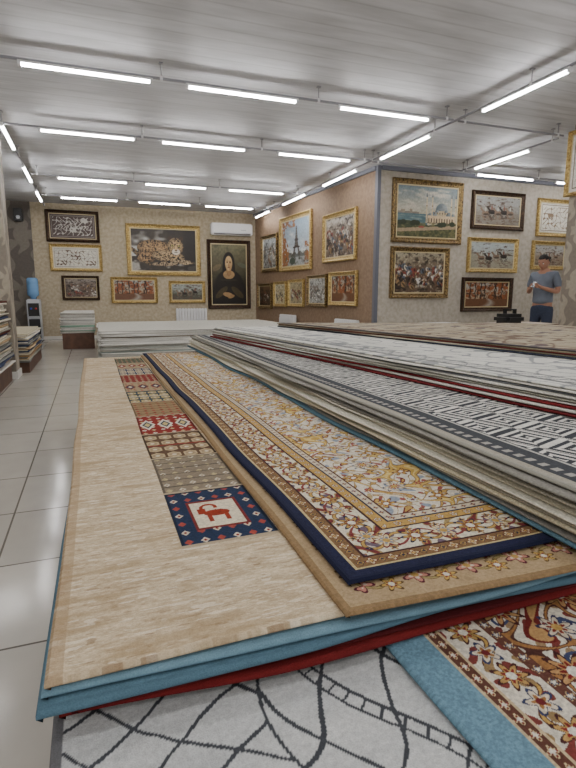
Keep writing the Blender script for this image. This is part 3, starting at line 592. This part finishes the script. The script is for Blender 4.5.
P_mid('battle_painting',11.48,10.55,.89,1.60,crowd(17,(.6,.6,.58),(.7,.7,.68),26,((.3,.3,.3),(.85,.85,.82),(.5,.45,.4))),FD,.08)
P_mid('autumn_painting',10.42,9.30,.93,1.63,autumn(9),FG,.09)
def P_r(name,x0,x1,z0,z1,cf,fm,fw=.1): return painting(name,(x0+x1)/2,8.698,z0,z1,x1-x0,0,cf,fm,fw,190)
P_r('mosque_painting',5.29,6.85,2.12,3.27,mosque,FD,.12)
P_r('procession_painting',5.29,6.60,1.09,2.05,crowd(21,(.36,.28,.21),(.62,.58,.48),34),FD,.11)
P_r('hunting_painting',7.08,8.38,2.44,3.17,horses(24,(.50,.47,.42),(.58,.58,.56),n=5),FK,.10)
P_r('horse_race_painting',7.04,8.29,1.60,2.28,horses(31,(.58,.56,.48),(.66,.70,.70),n=4),FG,.09)
P_r('landscape_painting',6.95,8.22,.82,1.50,autumn(33),FK,.10)
P_r('calligraphy_painting',8.75,9.75,2.36,3.12,calli((.82,.80,.74),(.5,.40,.3),4),FG,.09)
P_r('village_painting',8.68,9.65,1.68,2.27,horses(37,(.55,.48,.4),(.65,.65,.63),n=3),FG,.09)
painting('calligraphy_painting',6.348,5.50,2.50,3.36,.60,-math.pi/2,calli((.88,.86,.82),(.6,.52,.42),6),FG,.06)
# ---------------------------------------------------------------- fittings
ACW=mat('ac_plastic',(.88,.88,.88),.35); DKP=mat('dark_plastic',(.08,.08,.09),.4); SIL=mat('silver_plastic',(.70,.71,.73),.35,.3)
b=B(); b.box(3.25,4.45,14.78,14.998,2.82,3.14,ACW,.03); b.box(3.32,4.38,14.765,14.79,2.835,2.86,DKP); b.box(3.30,4.40,14.77,14.785,2.87,2.885,SIL); b.box(4.1,4.25,14.775,14.785,2.95,2.97,SIL); b.done('air_conditioner')
def radiator(x0,n,z0=.15,z1=.72,y=14.9):
    b=B()
    for i in range(n): b.box(x0+i*.08,x0+i*.08+.065,y-.04,y+.05,z0,z1,ACW,.012); b.box(x0+i*.08+.015,x0+i*.08+.05,y-.052,y-.04,z0+.08,z1-.08,ACW)
    b.box(x0,x0+n*.08-.015,y-.015,y+.02,z0+.03,z0+.07,ACW); b.box(x0,x0+n*.08-.015,y-.015,y+.02,z1-.07,z1-.03,ACW)
    b.box(x0+.1,x0+.13,y+.05,14.998 if y>14 else y+.07,z1-.1,z1-.06,SIL)
    b.box(x0+.02,x0+.05,y,y+.03,0,z0+.05,ACW); b.box(x0+n*.08-.06,x0+n*.08-.03,y,y+.03,0,z0+.05,ACW)
    return b.done('radiator')
radiator(2.22,11,z1=.78)
for yc in (12.9,10.0):
    o=radiator(0,11,z1=.66,y=0); x=4.58+.0667*(15-yc)-.10; o.location=(x,yc,0); o.rotation_euler=(0,0,ANG)
b=B(); b.box(-1.66,-1.46,14.75,14.95,2.95,3.25,DKP,.015); b.lathe(-1.56,14.74,[(.01,3.05),(.06,3.051)],SIL,12); b.box(-1.60,-1.52,14.735,14.75,3.0,3.08,SIL,.01); b.done('wall_speaker')
BOT=mat('bottle_blue',(.45,.62,.80),.1)
b=B(); b.box(-1.50,-1.19,14.4,14.72,0.02,1.05,SIL,.02); b.box(-1.47,-1.22,14.385,14.40,.62,.95,DKP,.004); b.box(-1.47,-1.22,14.388,14.40,.08,.56,DKP,.004)
b.box(-1.42,-1.38,14.35,14.39,.80,.84,(mat('tap_blue',(.1,.2,.7),.4))); b.box(-1.31,-1.27,14.35,14.39,.80,.84,(mat('tap_red',(.7,.1,.1),.4))); b.box(-1.46,-1.23,14.34,14.40,.60,.63,SIL)
b.box(-1.5,-1.47,14.42,14.45,0,.02,DKP); b.box(-1.22,-1.19,14.42,14.45,0,.02,DKP); b.box(-1.5,-1.47,14.66,14.69,0,.02,DKP); b.box(-1.22,-1.19,14.66,14.69,0,.02,DKP)
b.lathe(-1.345,14.56,[(.06,1.05),(.07,1.10),(.135,1.15),(.135,1.25),(.128,1.27),(.135,1.29),(.135,1.40),(.128,1.42),(.135,1.44),(.13,1.54),(.10,1.57)],BOT,20); b.done('water_dispenser')
b=B(); b.lathe(5.75,4.6,[(.05,CH-.03),(.05,CH)],ACW); b.box(5.74,5.76,4.59,4.61,CH-.12,CH-.03,ACW); b.box(5.69,5.81,4.57,4.63,CH-.17,CH-.12,ACW,.01); b.lathe(5.69,4.6,[(.015,CH-.16),(.02,CH-.15)],DKP); b.done('security_camera')
zb=zs6+.044
b=B(); b.box(5.62,5.98,5.98,6.3,zb,zb+.15,DKP,.05); b.box(5.70,5.72,6.1,6.16,zb+.13,zb+.21,DKP); b.box(5.88,5.90,6.1,6.16,zb+.13,zb+.21,DKP); b.box(5.70,5.90,6.1,6.16,zb+.20,zb+.22,DKP); b.done('black_bag')
# ---------------------------------------------------------------- man
SK=mat('skin',(.66,.48,.39),.55); SH=mat('tee_shirt',(.44,.47,.52),.9,col2=(.40,.43,.48),scale=9,bump=.3); JN=mat('jeans',(.20,.23,.30),.9,col2=(.24,.27,.35),scale=60); HR=mat('hair',(.10,.08,.07),.7,bump=.8,scale=90); SHOE=mat('shoe',(.12,.11,.11),.6); LIP=mat('lips',(.58,.34,.30),.5); EYE=mat('eye',(.85,.84,.82),.3); PUP=mat('pupil',(.08,.06,.05),.3); PH=mat('phone_black',(.05,.05,.06),.2)
man=link(bpy.data.objects.new('standing_man',None))
def skin(name,V,E,R,m,root=0,sub=2):
    me=bpy.data.meshes.new(name); me.from_pydata(V,E,[]); me.materials.append(m); o=link(bpy.data.objects.new(name,me))
    md=o.modifiers.new('Skin','SKIN'); md.use_smooth_shade=True
    if not me.skin_vertices: 
        bpy.context.view_layer.objects.active=o; bpy.ops.mesh.customdata_skin_add()
    d=me.skin_vertices[0].data
    for i,r in enumerate(R): d[i].radius=(r,r) if not isinstance(r,tuple) else r; d[i].use_root=(i==root)
    s=o.modifiers.new('Sub','SUBSURF'); s.levels=sub; s.render_levels=sub; o.parent=man; return o
V=[(0,0,.95),(0,.01,1.12),(0,.01,1.30),(0,.0,1.42),(0,-.02,1.49),(0,-.04,1.54)];E=[(0,1),(1,2),(2,3),(3,4),(4,5)];R=[(.14,.11),(.13,.10),(.15,.11),(.09,.08),.055,.052]
for s in(-1,1):
    k=len(V); V+=[(s*.17,.005,1.40),(s*.215,.02,1.27),(s*.235,.0,1.13),(s*.17,-.12,1.16),(s*.085,-.235,1.20),(s*.062,-.275,1.215)]
    E+=[(3,k),(k,k+1),(k+1,k+2),(k+2,k+3),(k+3,k+4),(k+4,k+5)]; R+=[.062,.05,.042,.038,.027,(.032,.022)]
    k2=len(V); V+=[(s*.09,0,.90),(s*.10,-.01,.50),(s*.10,.02,.10)];E+=[(0,k2),(k2,k2+1),(k2+1,k2+2)];R+=[.085,.055,.04]
skin('body',V,E,R,SK)
for s in(-1,1):
    V=[(s*.085,-.235,1.20),(s*.064,-.272,1.213),(s*.052,-.300,1.224)];E=[(0,1),(1,2)];R=[.024,(.034,.02),(.036,.018)]
    for i,(L,dz) in enumerate(((.9,.026),(1,.009),(.95,-.008),(.75,-.024))):
        k=len(V); b0=(s*.050,-.306,1.224+dz); V+=[b0,(s*.044,-.306-.026*L,1.230+dz),(s*.024,-.306-.034*L,1.234+dz),(s*.010,-.306-.028*L,1.236+dz)]
        E+=[(2,k),(k,k+1),(k+1,k+2),(k+2,k+3)];R+=[.0095,.009,.0085,.0075]
    k=len(V); V+=[(s*.045,-.275,1.243),(s*.028,-.290,1.262),(s*.012,-.302,1.272)];E+=[(1,k),(k,k+1),(k+1,k+2)];R+=[.013,.0105,.009]
    skin('hand',V,E,R,SK,0,2)
V=[(0,.0,.93),(0,.0,1.0),(0,.0,1.12),(0,.005,1.28),(0,.005,1.40),(0,-.005,1.455)];E=[(i,i+1) for i in range(5)];R=[(.175,.135),(.17,.135),(.165,.13),(.175,.13),(.13,.10),.066]
for s in(-1,1):
    k=len(V);V+=[(s*.165,.005,1.395),(s*.215,.018,1.28),(s*.228,.01,1.19)];E+=[(4,k),(k,k+1),(k+1,k+2)];R+=[.078,.068,.064]
skin('shirt',V,E,R,SH)
V=[(0,0,.96),(0,.0,.88)];E=[(0,1)];R=[(.165,.125),(.155,.12)]
for s in(-1,1):
    k=len(V);V+=[(s*.095,0,.80),(s*.10,-.01,.50),(s*.10,.015,.28),(s*.10,.02,.06)];E+=[(1,k),(k,k+1),(k+1,k+2),(k+2,k+3)];R+=[.10,.075,.066,.06]
skin('jeans',V,E,R,JN)
for s in(-1,1): skin('shoe',[(s*.10,.05,.045),(s*.10,-.04,.045),(s*.105,-.15,.038)],[(0,1),(1,2)],[.044,.045,.036],SHOE)
bm=bmesh.new(); bmesh.ops.create_uvsphere(bm,u_segments=32,v_segments=24,radius=1)
for v in bm.verts:
    x,y,z=v.co; w=1-.28*max(0,-z)**1.3; v.co=(x*.076*w,y*.097*(1-.12*max(0,-z)) -.012*max(0,-z)*(y<0),z*.118)
    X,Y,Z=v.co
    if Y<-.05:
        v.co.y-= .022*math.exp(-((X/.011)**2+((Z+.012)/.022)**2)); v.co.y+=.008*(math.exp(-(((abs(X)-.03)/.014)**2+((Z-.012)/.012)**2)))
        v.co.y-=.006*math.exp(-((X/.025)**2+((Z+.052)/.01)**2)); v.co.y-=.01*math.exp(-((X/.03)**2+((Z+.095)/.018)**2)); v.co.y-=.005*math.exp(-((X/.05)**2+((Z-.035)/.01)**2))
for f in bm.faces: f.smooth=True
mats=[SK,HR,EYE,PUP,LIP]
def sph(c,r,mi,sc=(1,1,1),seg=12):
    res=bmesh.ops.create_uvsphere(bm,u_segments=seg,v_segments=seg//2+2,radius=r)
    for v in res['verts']: v.co=Vector((v.co.x*sc[0]+c[0],v.co.y*sc[1]+c[1],v.co.z*sc[2]+c[2]))
    fs={f for v in res['verts'] for f in v.link_faces}
    for f in fs: f.material_index=mi; f.smooth=True
    return res
for s in(-1,1):
    sph((s*.030,-.078,.012),.012,2); sph((s*.030,-.088,.011),.005,3); sph((s*.078,.008,-.005),.03,0,(.25,.6,1)); sph((s*.030,-.092,.032),.016,1,(1,.3,.25))
sph((0,-.094,-.052),.022,4,(1,.3,.28))
r=sph((0,.010,.012),1,1,(.084,.103,.120),28)
dele=[v for v in r['verts'] if (v.co.z<.045 and v.co.y<-.01+(.0 if v.co.z>.0 else .02)) or v.co.z<-.06 or (v.co.y<-.055 and v.co.z<.07)]
bmesh.ops.delete(bm,geom=dele,context='VERTS')
me=bpy.data.meshes.new('head'); bm.to_mesh(me); bm.free()
for m in mats: me.materials.append(m)
h=link(bpy.data.objects.new('head',me)); h.parent=man; h.location=(0,-.055,1.595); h.rotation_euler=(math.radians(24),0,0)
b=B(); b.box(-.035,.035,-.008,0,-.07,.07,PH,.003); p=b.done('phone'); p.parent=man; p.location=(0,-.318,1.245); p.rotation_euler=(math.radians(-50),0,0)
man.location=(7.27,6.95,0); man.rotation_euler=(0,0,math.radians(-72)); man.scale=(1.06,1.06,1.06)
# ---------------------------------------------------------------- camera
cd=bpy.data.cameras.new('Camera'); cam=link(bpy.data.objects.new('Camera',cd)); cam.location=(0,0,1.15)
cam.rotation_euler=(math.radians(90-9.71),0,math.radians(-20.5)); cd.sensor_width=36; cd.sensor_fit='AUTO'; cd.lens=520/768*36; cd.clip_start=.02
S.camera=cam
